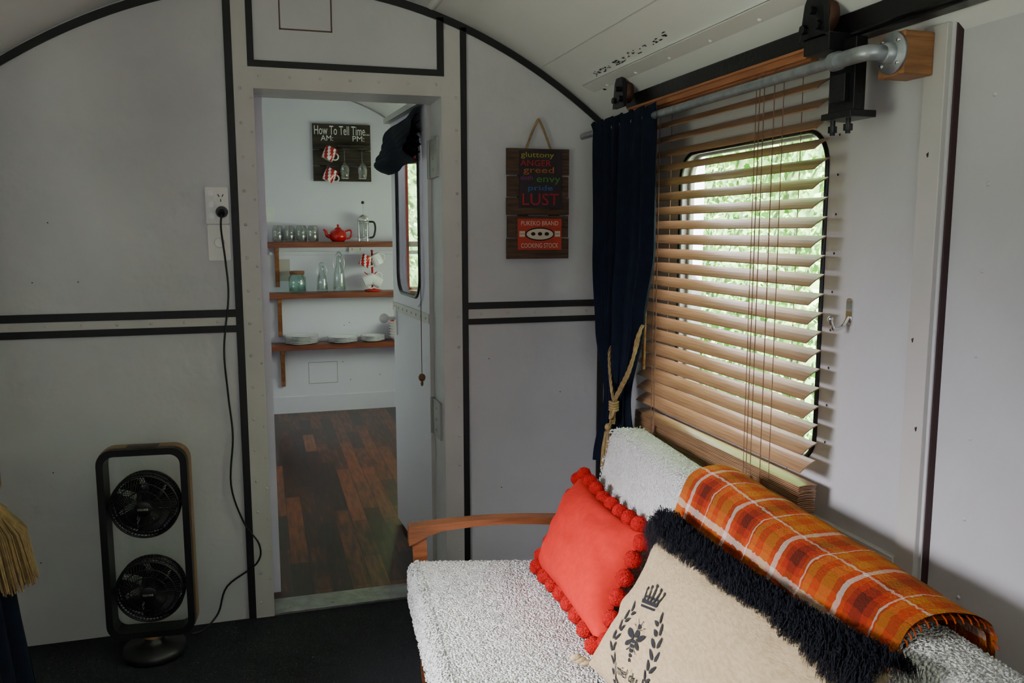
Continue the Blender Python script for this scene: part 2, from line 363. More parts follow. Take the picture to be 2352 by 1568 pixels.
for (x,z) in ((-.68,1.48),(-.74,1.28),(-.60,1.28),(.85,.95),(1.15,.80),(.90,.42),(-.78,.30),(-.72,.62)):
    b.prism(rect(x,z,x+.004,z+.003),-.001,GAP,XZ(0))
b.done(.0012,1)
b=B('trim_door_frame')
b.prism(rect(-.066,0,0,2.023),-.007,TRIMW,XZ(0));b.prism(rect(.671,0,.744,2.023),-.007,TRIMW,XZ(0));b.prism(rect(0,1.95,.671,2.023),-.007,TRIMW,XZ(0))
b.prism(rect(-.066,2.023,-.017,arch(-.04)-.02),-.006,TRIMW,XZ(0));b.prism(rect(.682,2.023,.744,arch(.73)-.03),-.006,TRIMW,XZ(0))
for i in range(17):
    rivet(b,(-.045,-.007,.06+.118*i),(0,-1,0),TRIMW);rivet(b,(.728,-.007,.06+.118*i),(0,-1,0),TRIMW)
    rivet(b,(-.010,-.007,.03+.118*i),(0,-1,0),TRIMW,.0045)
for i in range(7): rivet(b,(.02+.105*i,-.007,1.992),(0,-1,0),TRIMW)
for z0 in (1.66,.62):
    b.box((.662,.05,z0),(.672,.19,z0+.15),GREYM)
    b.cyl((.660,.198,z0),(.660,.198,z0+.15),.008,GREYM,10)
    for k in (.03,.075,.12): rivet(b,(.662,.12,z0+k),(-1,0,0),GREYM,.007)
b.done(.0015,1)
# ------------------------------------------------------------ door leaf
u=Vector((-.0646,.9979,0)).normalized();nn=Vector((-u.y,u.x,0))
door=empty('door_1')
DM=axes((.655,.205,0),u,(0,0,1),nn)
b=B('leaf')
b.prism([rect(0,.026,.68,1.965),rrect(.115,1.165,.545,1.84,.09,6)],-.036,PAINTK,DM)
b.prism([rrect(.085,1.13,.575,1.875,.11,6),rrect(.125,1.175,.535,1.83,.085,6)],.006,PAINTK,DM)
b.tube([DM@Vector((p[0],p[1],.006)) for p in rrect(.122,1.172,.538,1.833,.085,6)],.009,BLACKM,6,closed=True)
b.prism(rect(0,1.075,.68,1.115),.005,TRIMW,DM)
for i in range(8): rivet(b,DM@Vector((.04+.085*i,1.095,.005)),nn,TRIMW,.006)
b.prism(rect(-.003,.026,0,1.965),-.036,TRIMW,DM)
b.done(.002,1,parent=door)
b=B('pane');b.prism(rrect(.115,1.165,.545,1.84,.09,6),-.004,PANE,DM,-.016);b.done(parent=door)
b=B('handle')
b.prism(rect(.60,.96,.65,1.10),.006,WHITEP,DM);b.cyl(DM@Vector((.625,1.04,0)),DM@Vector((.625,1.04,.045)),.009,WHITEP,12)
b.ell((0,0,0),(.024,.024,.024),WHITEP,14,M=T(DM@Vector((.625,1.04,.06))))
b.done(.002,parent=door)
b=B('door_blind')
for k in range(5):
    z1=1.955-.030*k;z0=1.85-.026*k;o=.020+.008*k
    def f(a,c,z1=z1,z0=z0,o=o,k=k):
        ang=PI*c;uu=.05+(.62)*a+.006*k
        zz=z0+(z1-z0)*(1-c)+.006*math.sin(9*a+k);dd=.010+o*(math.sin(ang)**.7)*1.35+.004*math.sin(14*a+2*k)
        return tuple(DM@Vector((uu,zz-.03*a,dd)))
    b.grid(f,14,8,NAVY)
b.box((0,0,0),(.68,.03,.024),GREYM,axes(DM@Vector((0,1.955,.002)),u,nn,(0,0,1)))
b.done(parent=door)
b=B('blind_pull_cord')
b.tube([DM@Vector((.02,1.75,.03)),DM@Vector((.02,1.2,.03)),DM@Vector((.021,.86,.03))],.0016,BLACKP,5)
b.ell((0,0,0),(.015,.015,.017),CORK,12,M=T(DM@Vector((.021,.85,.03))));b.ell((0,0,0),(.006,.006,.012),CORK,8,M=T(DM@Vector((.021,.825,.03))))
b.done(parent=door)
# ------------------------------------------------------------ power outlet, cable
b=B('power_outlet')
b.prism(rrect(-.176,1.478,-.100,1.606,.006,3),-.012,WHITEP,XZ(0));b.prism(rrect(-.174,1.350,-.100,1.476,.006,3),-.007,WHITEP,XZ(0))
for z in (1.585,1.545,1.505): b.prism(rrect(-.166,z-.010,-.148,z+.010,.006,3),-.016,CER,XZ(0))
b.lathe([(.0001,0),(.016,0),(.018,-.004)],CER,axes((-.135,-.008,1.413),(1,0,0),(0,0,1),(0,1,0)),16)
for (x,z,an) in ((-.132,1.577,.5),(-.118,1.577,-.5),(-.125,1.560,0)):
    M=axes((x,-.0125,z),(math.cos(an),0,math.sin(an)),(0,1,0),(-math.sin(an),0,math.cos(an)));b.box((-.0013,-.001,-.005),(.0013,.001,.005),GAP,M)
b.done(.001,1)
b=B('power_plug_and_cable')
b.cyl((-.123,-.013,1.520),(-.123,-.04,1.520),.021,BLACKP,20,.017);b.cyl((-.123,-.04,1.520),(-.123,-.052,1.512),.012,BLACKP,12)
cab=[(-.123,-.05,1.512),(-.127,-.045,1.46),(-.118,-.02,1.344),(-.114,-.014,1.22),(-.137,-.014,1.032),(-.130,-.014,.86),(-.121,-.014,.709),(-.135,-.016,.529),(-.096,-.018,.383),(-.045,-.02,.293),(-.058,-.02,.22),(-.165,-.02,.145),(-.20,-.03,.05),(-.25,-.06,.006),(-.29,-.08,.006)]
b.tube(smooth(cab),.0035,BLACKP,6)
b.done()
# ------------------------------------------------------------ fan
fan=empty('twin_tower_fan')
FM=T((-.402,-.18,0))@Matrix.Rotation(math.radians(-5),4,'Z')
FX=FM@axes((0,0,0),(1,0,0),(0,0,1),(0,1,0))
b=B('frame')
b.prism([rrect(-.142,.075,.142,.735,.05,6),rrect(-.120,.097,.120,.713,.034,6)],.07,BLACKP,FX,-.035)
b.prism([rrect(-.145,.072,.145,.738,.053,6),rrect(-.1415,.0755,.1415,.7345,.0495,6)],.042,TAN,FX,-.008)
b.prism(rrect(-.05,.7385,.05,.740,.0005,1),.03,BLACKP,FX,-.012)
b.done(.0015,1,parent=fan)
b=B('stand')
b.lathe([(.0001,.0),(.102,0),(.104,.012),(.100,.034),(.045,.042),(.034,.055),(.032,.08),(.0001,.08)],BLACKP,FM,36)
b.lathe([(.036,.066),(.0365,.074),(.034,.076)],TAN,FM,30)
b.done(parent=fan)
for hz,nm in ((.537,'upper_head'),(.238,'lower_head')):
    b=B(nm);HM=FM@axes((0,0,hz),(1,0,0),(0,0,1),(0,-1,0))@Matrix.Rotation(.06,4,'X')
    R0=.108
    for rr_,zz in ((R0,.028),(R0,.0),(R0*.98,-.028),(.085,.040),(.060,.046)):
        b.tube([(rr_*math.cos(2*PI*i/40),rr_*math.sin(2*PI*i/40),zz) for i in range(40)],.0022 if rr_<R0*.97 else .0045,BLACKP,6,closed=True,M=HM)
    for i in range(60):
        a=2*PI*i/60;tw=.55
        pts=[]
        for k in range(6):
            t=k/5;r=.026+(R0-.026)*t;an=a+tw*(1-t)**1.3
            pts.append((r*math.cos(an),r*math.sin(an),.050-.022*t**2.5))
        b.tube(pts,.0013,BLACKP,4,caps=False,M=HM)
        b.tube([(R0*math.cos(a),R0*math.sin(a),.028),(R0*math.cos(a),R0*math.sin(a),-.028),(.05*math.cos(a),.05*math.sin(a),-.05)],.0016,BLACKP,4,caps=False,M=HM)
    b.lathe([(.0001,.053),(.024,.053),(.028,.050),(.028,.044),(.0001,.044)],BLACKP,HM,28)
    b.lathe([(.0001,.02),(.022,.018),(.024,-.01),(.04,-.03),(.045,-.06),(.0001,-.065)],BLACKP,HM,24)
    for i in range(7):
        a=2*PI*i/7
        def bl(t,c,a=a):
            r=.02+.078*t;wd=.30+.28*t;an=a+(c-.5)*wd*1.5+.35*t
            return tuple(HM@Vector((r*math.cos(an),r*math.sin(an),.020-.028*c)))
        b.grid(bl,6,5,BLACKP)
    for sx in (-1,1): b.cyl((sx*.106,0,0),(sx*.122,0,0),.012,BLACKP,12,M=HM)
    b.text('COLVANE',lambda x,y:tuple(HM@Vector((x-.017,y-.0035,.0545))),WHITEP,.034,.007)
    b.done(parent=fan)
# ------------------------------------------------------------ hanging sign on end wall
def on_wall(x0,z0,y): return lambda x,z:(x0+x,y,z0+z)
sign=empty('hanging_pallet_sign')
b=B('boards')
zs=[(1.668,1.767),(1.585,1.662),(1.515,1.580),(1.428,1.510),(1.345,1.423)]
for i,(a,c) in enumerate(zs): b.prism(rect(.921+.002*(i%2),a,1.173-.002*(i%2),c),-.016,SIGNW,XZ(-.012))
for x in (.97,1.10): b.prism(rect(x,1.36,x+.04,1.75),-.011,SIGNW,XZ(-.001))
b.tube(smooth([(1.0,-.02,1.765),(1.02,-.02,1.82),(1.045,-.02,1.875),(1.055,-.02,1.872),(1.075,-.02,1.83),(1.10,-.02,1.765)],4),.0045,GOLD,6)
b.done(.002,1,parent=sign)
b=B('word_poster');b.prism(rect(.968,1.542,1.143,1.760),-.004,PDARK,XZ(-.0285))
words=[('gluttony',.974,1.728,.135,.026,(.36,.34,.03)),('ANGER',.972,1.701,.125,.023,(.42,.022,.016)),('greed',.984,1.668,.125,.030,(.40,.12,.02)),('sloth',.972,1.648,.05,.017,(.22,.04,.19)),('envy',1.038,1.632,.098,.026,(.06,.24,.03)),('pride',1.004,1.602,.100,.026,(.03,.13,.36)),('LUST',.980,1.552,.150,.045,(.40,.015,.02))]
for i,(wd,x,z,w_,h_,c) in enumerate(words): b.text(wd,on_wall(x,z,-.0335),col('word_ink_%d'%i,c),w_,h_)
b.done(parent=sign)
b=B('stock_label');b.prism(rect(.962,1.379,1.142,1.500),-.004,PRED,XZ(-.0285))
b.text('PUKEKO BRAND',on_wall(.975,1.474,-.0335),CREAM,.153,.017);b.text('COOKING STOCK',on_wall(.975,1.387,-.0335),CREAM,.153,.018)
b.prism([(1.052+.060*math.cos(a*PI/12),1.440+.026*math.sin(a*PI/12)) for a in range(24)],-.001,INK,XZ(-.0325))
b.prism(rect(.968,1.430,.990,1.452),-.001,CREAM,XZ(-.0331));b.prism(rect(1.114,1.430,1.136,1.452),-.001,CREAM,XZ(-.0331))
b.prism([(1.052+.055*math.cos(a*PI/12),1.440+.021*math.sin(a*PI/12)) for a in range(24)],-.001,CREAM,XZ(-.0334))
for k in (-1,0,1): b.prism([(1.052+.028*k+.009*math.cos(a*PI/8),1.441+.007*math.sin(a*PI/8)) for a in range(16)],-.001,INK,XZ(-.0345))
b.text('TRADE',on_wall(.970,1.438,-.0345),INK,.018,.006);b.text('MARK',on_wall(1.116,1.438,-.0345),INK,.018,.006)
b.done(parent=sign)
# ------------------------------------------------------------ kitchen sign
ks=empty('mug_rack_sign')
b=B('boards')
for a,c in ((2.092,2.288),(1.968,2.086),(1.848,1.962)): b.prism(rect(.417,a,.865,c),-.02,DARKW,XZ(KY-.01))
for x in (.47,.77): b.prism(rect(x,1.86,x+.05,2.27),-.01,DARKW,XZ(KY))
b.text('How To Tell Time...',on_wall(.432,2.205,KY-.0325),WHITEI,.425,.068)
b.text('AM:',on_wall(.480,2.158,KY-.0325),WHITEI,.095,.042);b.text('PM:',on_wall(.725,2.158,KY-.0325),WHITEI,.092,.042)
for z in (2.06,1.90): b.cyl((.54,KY-.03,z+.03),(.54,KY-.075,z+.045),.005,CHROME,8)
b.box((.60,KY-.11,2.108),(.85,KY-.03,2.120),DARKW)
b.done(.002,1,parent=ks)
def mug(b,M,r=.038,h=.085,m1=CER,m2=REDC,stripes=True):
    prof=[(.0001,0),(r*.9,0)]+[(r*(.95+.05*math.sin(PI*i/13)),h*(i/13)) for i in range(14)]+[(r*.9,h),(r*.88,.008),(.0001,.008)]
    b.lathe(prof,m1,M,30,mf=(lambda i,j:(m2 if ((j+i//3)%5<3 and 1<i<15) else m1)) if stripes else None)
    b.tube([(r*.95+.028*math.sin(a),0,h*.5+.026*math.cos(a)) for a in [PI*k/8 for k in range(9)]],.0055,m1,8,M=M)
b=B('striped_mug_set')
for z in (2.055,1.890): mug(b,T((.515,KY-.085,z-.045))@Matrix.Rotation(math.radians(28),4,'Y'),.048,.10)
b.done(parent=ks)
b=B('wine_glass_pair')
for x in (.655,.79):
    b.lathe([(.0001,.235),(.034,.235),(.034,.232),(.006,.225),(.004,.22),(.004,.135),(.012,.125),(.034,.095),(.040,.06),(.036,.02),(.031,.0),(.030,.0),(.035,.02),(.039,.06),(.033,.094),(.0001,.12)],GLS,T((x,KY-.075,1.868)),24)
    b.tube([(x+.031*math.cos(a*PI/10),KY-.075+.031*math.sin(a*PI/10),1.868) for a in range(20)],.0018,CHROME,5,closed=True)
b.done(parent=ks)
# ------------------------------------------------------------ shelves
for z1,t in ((1.375,.042),(.982,.042),(.580,.042)):
    b=B('wall_shelf')
    b.box((.045,3.468,z1-t),(1.70,KY-.001,z1),SHELFW)
    x=.10+.02*(1.375-z1);zb=z1-t
    b.box((x,KY-.03,zb-.31),(x+.032,KY-.001,zb),BRACK);b.box((x,3.50,zb-.03),(x+.032,KY-.03,zb),BRACK)
    b.prism([(3.50,zb-.03),(3.525,zb-.03),(KY-.03,zb-.24),(KY-.03,zb-.27)],.026,BRACK,YZ(x+.003))
    b.done(.002,1)
def jar(b,x,y,z,r,h,g=GLS,lid=None):
    b.lathe([(.0001,0),(r*.9,0),(r,.008),(r,h*.78),(r*.8,h*.88),(r*.8,h),(r*.76,h),(r*.76,h*.88),(r*.94,h*.76),(r*.94,.012),(.0001,.01)],g,T((x,y,z)),20)
    if lid: b.lathe([(.0001,h+.018),(r*.85,h+.018),(r*.85,h-.008),(.0001,h-.008)],lid,T((x,y,z)),20)
b=B('drinking_jar_row')
for i in range(4): jar(b,.125+.088*i,3.53,1.376,.038,.125)
for i in range(4): jar(b,.14+.088*i,3.615,1.376,.036,.125)
b.done()
b=B('red_teapot')
M=T((.585,3.55,1.376))
b.lathe([(.0001,0),(.045,0),(.062,.018),(.068,.045),(.058,.078),(.034,.094),(.030,.094),(.028,.10),(.014,.112),(.006,.114),(.008,.122),(.010,.130),(.0001,.136)],REDC,M,28)
b.tube(smooth([(-.055,0,.035),(-.085,0,.05),(-.095,0,.08),(-.112,0,.095)],4),[.015]*5+[.012]*4+[.009]*4,REDC,10,M=M)
b.tube(smooth([(.055,0,.08),(.095,0,.088),(.105,0,.06),(.09,0,.03),(.058,0,.022)],4),.007,REDC,8,M=M)
b.done()
b=B('french_press')
M=T((.782,3.55,1.376))
b.lathe([(.0001,.02),(.043,.02),(.044,.17),(.043,.17),(.042,.024),(.0001,.024)],GLS,M,24)
b.lathe([(.0001,0),(.045,0),(.045,.006),(.0001,.006)],CHROME,M,24)
for z in (.035,.15): b.tube([(.046*math.cos(a*PI/12),.046*math.sin(a*PI/12),z) for a in range(24)],.003,CHROME,6,closed=True,M=M)
for k in range(4):
    a=k*PI/2+.6;b.tube([(.046*math.cos(a),.046*math.sin(a),0),(.046*math.cos(a),.046*math.sin(a),.16)],.0035,CHROME,6,M=M)
b.lathe([(.047,.165),(.048,.178),(.038,.195),(.012,.212),(.004,.214),(.0001,.214)],CHROME,M,24)
b.cyl((0,0,.02),(0,0,.30),.0028,CHROME,8,M=M);b.ell((0,0,.305),(.013,.013,.013),BLACKP,12,M=M)
b.lathe([(.0001,.03),(.04,.03),(.04,.036),(.0001,.036)],CHROME,M,20)
b.tube(smooth([(.045,0,.155),(.085,0,.15),(.095,0,.10),(.08,0,.04),(.046,0,.03)],4),.008,BLACKP,8,M=M)
b.done()
b=B('cork_lid_jar');jar(b,.262,3.55,.983,.066,.15,GLSTT,CORK);b.done()
b=B('clip_top_bottle_pair')
for x,h,r in ((.452,.235,.042),(.585,.315,.048)):
    M=T((x,3.56,.983))
    b.lathe([(.0001,0),(r,0),(r*1.05,.02),(r*.9,h*.45),(r*.45,h*.72),(r*.4,h*.86),(r*.5,h*.9),(r*.5,h*.95),(r*.2,h),(.0001,h),(.0001,h*.93),(r*.35,h*.85),(r*.38,h*.7),(r*.82,h*.45),(r*.95,.02),(.0001,.012)],GLST,M,22)
    for sx in (-1,1): b.tube(smooth([(0,sx*.001,h),(sx*r*.7,0,h*.85),(sx*r*.9,0,h*.65),(sx*r*.3,0,h*.45)],4),.0015,CHROME,5,M=M)
b.done()
b=B('mug_tree')
M=T((.845,3.55,.983))
b.lathe([(.0001,0),(.065,0),(.065,.012),(.03,.018),(.009,.022),(.008,.31),(.012,.32),(.0001,.33)],REDC,M,24)
for z,k in ((.27,0),(.14,.8)):
    for q in range(3):
        a=k+q*2*PI/3;b.tube([(0,0,z-.03),(.05*math.cos(a),.05*math.sin(a),z),(.062*math.cos(a),.062*math.sin(a),z+.01)],.004,REDC,6,M=M)
for (x,y,z,st,ry) in ((-.075,-.04,.20,True,25),(.05,-.03,.21,False,-25),(-.075,-.04,.075,False,70),(.06,-.04,.06,False,-60)):
    mug(b,M@T((x,y,z))@Matrix.Rotation(math.radians(ry),4,'Y'),.044,.09,stripes=st)
b.done()
for x,r,n in ((.278,.128,6),(.595,.118,4),(.835,.095,4)):
    b=B('dinner_plate_stack')
    for k in range(n):
        b.lathe([(.0001,0),(r*.55,0),(r*.62,.004),(r,.015),(r*1.005,.018),(r*.97,.018),(r*.62,.008),(.0001,.006)],CER,T((x,3.53,.581+.011*k)),32,mf=lambda i,j:(BLACKP if i==4 else CER))
    b.done()
b=B('striped_bowl_stack')
for k in range(6): b.lathe([(.03,0),(.055,.02),(.072,.05),(.070,.05),(.05,.022),(.0001,.01)],CER,T((1.035,3.53,.581+.022*k)),24,mf=lambda i,j:REDC if i==3 else CER)
b.done()
b=B('kitchen_outlet');b.prism(rrect(.675,1.285,.79,1.345,.006,3),-.01,WHITEP,XZ(KY-.013));
for x in (.70,.765): b.prism(rect(x-.004,1.305,x+.004,1.325),-.001,GREYM,XZ(KY-.023))
b.done()
b=B('light_switch');b.prism(rrect(.035,1.53,.115,1.645,.006,3),-.01,WHITEP,XZ(KY));b.prism(rect(.066,1.575,.084,1.60),-.013,CER,XZ(KY));b.done()
# ------------------------------------------------------------ venetian blind
vb=empty('wooden_venetian_blind')
BY0,BY1=-1.444,-.50;BX=1.278
b=B('slats')
def slat(zc,tilt,th=.0028,wd=.051,yo=0):
    ct,st=math.cos(tilt),math.sin(tilt);n=4
    P=[]
    for s_ in (1,-1):
        for i in range(n+1):
            q=(i/n-.5)*wd;cam=.0025*(1-(2*i/n-1)**2)+s_*th/2
            P.append((q*ct-cam*st,q*st+cam*ct))
    top=P[:n+1];bot=P[n+1:]
    loop=top+bot[::-1]
    vs=[(BX+x,BY0+yo,zc+z) for x,z in loop]+[(BX+x,BY1+yo,zc+z) for x,z in loop];k=len(loop)
    fs=[(i,(i+1)%k,k+(i+1)%k,k+i) for i in range(k)]+[tuple(range(k))[::-1],tuple(range(k,2*k))]
    b.add(vs,fs,SLAT)
NS=21
for i in range(NS): slat(.872+(1.792-.872)*i/(NS-1),math.radians(31+random.uniform(-1.2,1.2)),yo=random.uniform(-.002,.002))
for i in range(16): slat(.752+.0048*i,math.radians(random.uniform(-1,1)),yo=random.uniform(-.003,.003))
b.done(parent=vb)
b=B('bottom_rail');b.box((BX-.027,BY0,.728),(BX+.027,BY1,.748),SLAT);b.done(.003,parent=vb)
b=B('headrail');b.box((1.245,-1.41,1.850),(1.258,-.42,1.872),SLATE);b.box((1.258,-1.41,1.846),(1.283,-.42,1.868),SLATE);b.box((1.240,-1.41,1.866),(1.261,-.42,1.874),SLATE);b.done(.002,parent=vb)
b=B('ladder_cords')
for y in (-.63,-1.20,-1.32):
    for x in (BX-.027,BX+.027): b.tube([(x,y,1.85),(x,y,.74)],.0011,CORD,4)
for y,zb in ((-.665,.80),(-1.225,.79),(-1.245,.78),(-1.29,.80)):
    b.tube([(BX-.033,y,1.85),(BX-.034,y,zb)],.0013,CORD,4)
for y,z in ((-.665,.80),(-1.235,.79)):
    for k in range(4): b.ell((BX-.035,y+random.uniform(-.01,.01),z-.012*k),(.006,.007,.008),CORD,8)
b.ell((BX-.036,-1.29,.785),(.008,.008,.022),TEAK,10)
b.done(parent=vb)
b=B('tilt_wand');b.tube([(BX-.04,-.60,1.85),(BX-.042,-.60,1.40)],.002,CORD,6);b.cyl((BX-.042,-.60,1.42),(BX-.044,-.60,.985),.006,BLOCK,10);b.done(parent=vb)
# ------------------------------------------------------------ rod, block, rail, hangers
cr=empty('curtain_rod')
b=B('pipe')
YF=-1.668
b.tube([(1.21,-.08,1.812),(1.21,YF+.09,1.812)],.0125,STEEL,16)
b.tube(smooth([(1.21,YF+.107,1.812),(1.21,YF+.047,1.812),(1.213,YF+.015,1.812),(1.228,YF+.001,1.812),(1.262,YF,1.812)],6),.0165,STEEL,16)
b.cyl((1.21,YF+.09,1.812),(1.21,YF+.112,1.812),.020,STEEL,18)
FL=axes((1.262,YF,1.812),(0,1,0),(0,0,1),(1,0,0))
b.lathe([(.020,-.012),(.022,.0),(.042,.001),(.043,.006),(.0001,.006)],STEEL,FL,32)
b.lathe([(.0225,0),(.020,-.016),(.0165,-.018)],STEEL,FL,24)
for k in range(4):
    a=PI/4+k*PI/2;b.lathe([(.0001,-.003),(.004,-.002),(.005,0)],CHROME,FL@T((.032*math.cos(a),.032*math.sin(a),0)),10)
b.done(parent=cr)
b=B('wood_block');b.box((1.269,YF-.033,1.766),(XR-.012,YF+.041,1.853),BLOCK);b.done(.003,parent=cr)
b=B('sliding_door_rail');b.box((1.282,-4.2,1.874),(1.325,-.36,1.918),BLACKM)
b.box((1.262,-4.2,1.880),(1.284,-.36,1.925),BLACKM)
b.done(.003)
def hanger(y,lower=True):
    b=B('sliding_door_hanger')
    b.prism([(y-.045,1.875),(y+.045,1.875),(y+.03,1.955),(y+.012,1.982),(y-.02,1.982),(y-.035,1.955)],.012,BLACKM,YZ(1.206))
    b.lathe([(.0001,-.012),(.018,-.012),(.030,-.010),(.033,-.013),(.036,-.013),(.036,.013),(.033,.013),(.030,.010),(.0001,.012)],RUST,axes((1.234,y-.005,1.925),(0,1,0),(0,0,1),(1,0,0)),28)
    b.cyl((1.192,y-.005,1.935),(1.25,y-.005,1.935),.009,BLACKM,10);b.cyl((1.195,y+.025,1.90),(1.21,y+.025,1.90),.011,BLACKM,6);b.cyl((1.195,y-.025,1.90),(1.21,y-.025,1.90),.011,BLACKM,6)
    if lower:
        b.box((1.245,y-.100,1.70),(1.275,y-.015,1.865),BLACKM);b.box((1.232,y-.085,1.73),(1.246,y-.035,1.79),BLACKM);b.box((1.206,y-.06,1.842),(1.262,y+.03,1.88),BLACKM)
        b.box((1.232,y-.108,1.695),(1.30,y-.008,1.710),BLACKM)
        for k in (.028,.08):
            b.cyl((1.25,y-k,1.662),(1.25,y-k,1.70),.006,BLACKM,8);b.cyl((1.25,y-k,1.668),(1.25,y-k,1.682),.011,BLACKM,6)
    b.done(.002,1)
hanger(-1.485);hanger(-.42,False)
b=B('coat_hook')
b.prism(rrect(-1.484,1.222,-1.462,1.290,.009,4),-.004,CHROME,YZ(XR))
b.tube(smooth([(XR-.004,-1.473,1.245),(XR-.02,-1.473,1.222),(XR-.045,-1.473,1.217),(XR-.055,-1.473,1.238)],5),.005,CHROME,8)
b.ell((XR-.055,-1.473,1.241),(.007,.007,.007),CHROME,10);b.done()
# ------------------------------------------------------------ curtains
def interp(z,tab):
    for (z0,v0),(z1,v1) in zip(tab,tab[1:]):
        if z>=z1:
            t=(z0-z)/(z0-z1);t=t*t*(3-2*t);return v0+(v1-v0)*t
    return tab[-1][1]
cu=empty('navy_curtain')
b=B('drape')
TL_=[(1.86,-.19),(1.80,-.22),(1.4,-.26),(1.1,-.30),(.87,-.39),(.6,-.31)];TR_=[(1.86,-.74),(1.4,-.73),(1.15,-.665),(.87,-.575),(.6,-.635)]
AM=[(1.86,.008),(1.78,.014),(1.3,.020),(.87,.011),(.6,.020)]
def dr(s_,h):
    z=1.845-1.24*h;y=interp(z,TL_)*(1-s_)+interp(z,TR_)*s_
    a=interp(z,AM);ph=2*PI*6.5*s_+.6*math.sin(3*s_+h*2)
    x=1.193+a*math.sin(ph)+.4*a*math.sin(2.3*ph+1)-.02*math.sin(PI*s_)*h
    return (x,y+.006*math.sin(ph*1.7),z+ (.006*math.sin(ph) if h<.03 else 0))
b.grid(dr,120,50,NAVY)
b.done(parent=cu)
def rope(b,pts,r=.006,tw=2.2):
    P=smooth(pts,14);
    for k in range(3):
        Q=[];up=None;ang=0
        for i,p in enumerate(P):
            t=(P[min(i+1,len(P)-1)]-P[max(i-1,0)]).normalized()
            if i: ang+=(P[i]-P[i-1]).length/(r*1.1)
            if up is None: up=t.orthogonal().normalized()
            else: up=(up-t*up.dot(t)).normalized()
            w_=t.cross(up);a=ang*.5+k*2*PI/3
            Q.append(p+(up*math.cos(a)+w_*math.sin(a))*r*.6)
        b.tube(Q,r*.62,GOLD,6)
def tassel(b,p,h,r,n=60,head=True):
    x,y,z=p
    if head: b.ell((x,y,z),(r*.55,r*.55,r*.6),GOLD,12);b.lathe([(r*.3,-.4*r),(r*.6,-.7*r),(r*.62,-r*.9)],GOLD,T((x,y,z)),14)
    b.lathe([(r*.45,-r*.6),(r*.8,-h*.5),(r*.9,-h*.95)],GOLD,T((x,y,z)),20)
    for i in range(n):
        a=random.uniform(0,2*PI);q=random.uniform(.85,1.1)
        b.tube([(x+r*.45*math.cos(a),y+r*.45*math.sin(a),z-r*.6),(x+r*.85*q*math.cos(a),y+r*.85*q*math.sin(a),z-h*.5),(x+r*q*1.0*math.cos(a+.1),y+r*q*math.sin(a+.1),z-h*random.uniform(.93,1.05))],.0022,GOLD,4,caps=False)
b=B('tieback_rope')
rope(b,[(1.196,-.668,1.145),(1.176,-.668,1.10),(1.166,-.665,1.04),(1.158,-.645,.98),(1.152,-.60,.92),(1.150,-.56,.875),(1.150,-.545,.85),(1.15,-.54,.80)],.005)
rope(b,[(1.198,-.650,1.12),(1.180,-.645,1.05),(1.166,-.620,.98),(1.156,-.58,.92),(1.150,-.55,.87),(1.15,-.54,.82)],.005)
rope(b,[(1.190,-.44,1.10),(1.172,-.455,1.04),(1.160,-.485,.97),(1.152,-.525,.90),(1.150,-.55,.86),(1.15,-.55,.79)],.005)
for z in (.866,.857,.848,.839): b.tube([(1.150+.014*math.cos(k*PI/8),-.548+.014*math.sin(k*PI/8),z+.002*math.sin(k)) for k in range(16)],.005,GOLD,6,closed=True)
b.tube(smooth([(1.146,-.56,.845),(1.136,-.565,.82),(1.138,-.545,.81),(1.145,-.535,.83)],5),.005,GOLD,6)
rope(b,[(1.150,-.545,.835),(1.148,-.522,.78)],.005)
tassel(b,(1.146,-.512,.77),.15,.024,50)
b.done(parent=cu)
cu=empty('navy_curtain')
b=B('drape')
def dl(s_,h):
    z=1.80-1.79*h;y=-1.28+.42*s_*(1-.15*math.sin(PI*h))
    ph=2*PI*5*s_
    return (-.76+.14*h**1.2*(1-.3*math.sin(PI*s_))+.03*math.sin(ph)+(.06 if z<.7 else .06*(1.8-z)/1.1),y,z)
b.grid(dl,70,40,NAVY);b.done(parent=cu)
b=B('tassel');tassel(b,(-.660,-.98,.87),.25,.105,420);rope(b,[(-.66,-.98,.89),(-.70,-1.0,.97),(-.84,-1.05,1.05)],.008);b.done(parent=cu)
# ------------------------------------------------------------ sofa
th=math.radians(4)
Ld=Vector((-math.sin(th),-math.cos(th),0));Dd=Vector((math.cos(th),-math.sin(th),0))
S=axes((.405,-.655,0),Dd,Ld,(0,0,1))
sofa=empty('boucle_sofa')
LEN=1.86
b=B('seat_cushion')
vs=[(0,0,.285),(.66,0,.235),(.66,LEN,.235),(0,LEN,.285),(0,0,.432),(.66,0,.378),(.66,LEN,.378),(0,LEN,.432)]
b.add(vs,[(0,3,2,1),(4,5,6,7),(0,1,5,4),(1,2,6,5),(2,3,7,6),(3,0,4,7)],BOUCLE,True,S);b.done(.035,5,parent=sofa)
b=B('back_cushion')
vs=[(.56,.0,.375),(.68,.0,.36),(.68,LEN,.36),(.56,LEN,.375),(.668,.0,.822),(.79,.0,.81),(.79,LEN,.785),(.668,LEN,.797)]
b.add(vs,[(0,3,2,1),(4,5,6,7),(0,1,5,4),(1,2,6,5),(2,3,7,6),(3,0,4,7)],BOUCLE,True,S);b.done(.030,5,parent=sofa)
b=B('boucle_loops')
OCT=[(1,0,0),(-1,0,0),(0,1,0),(0,-1,0),(0,0,1),(0,0,-1)]
OF=[(0,2,4),(2,1,4),(1,3,4),(3,0,4),(2,0,5),(1,2,5),(3,1,5),(0,3,5)]
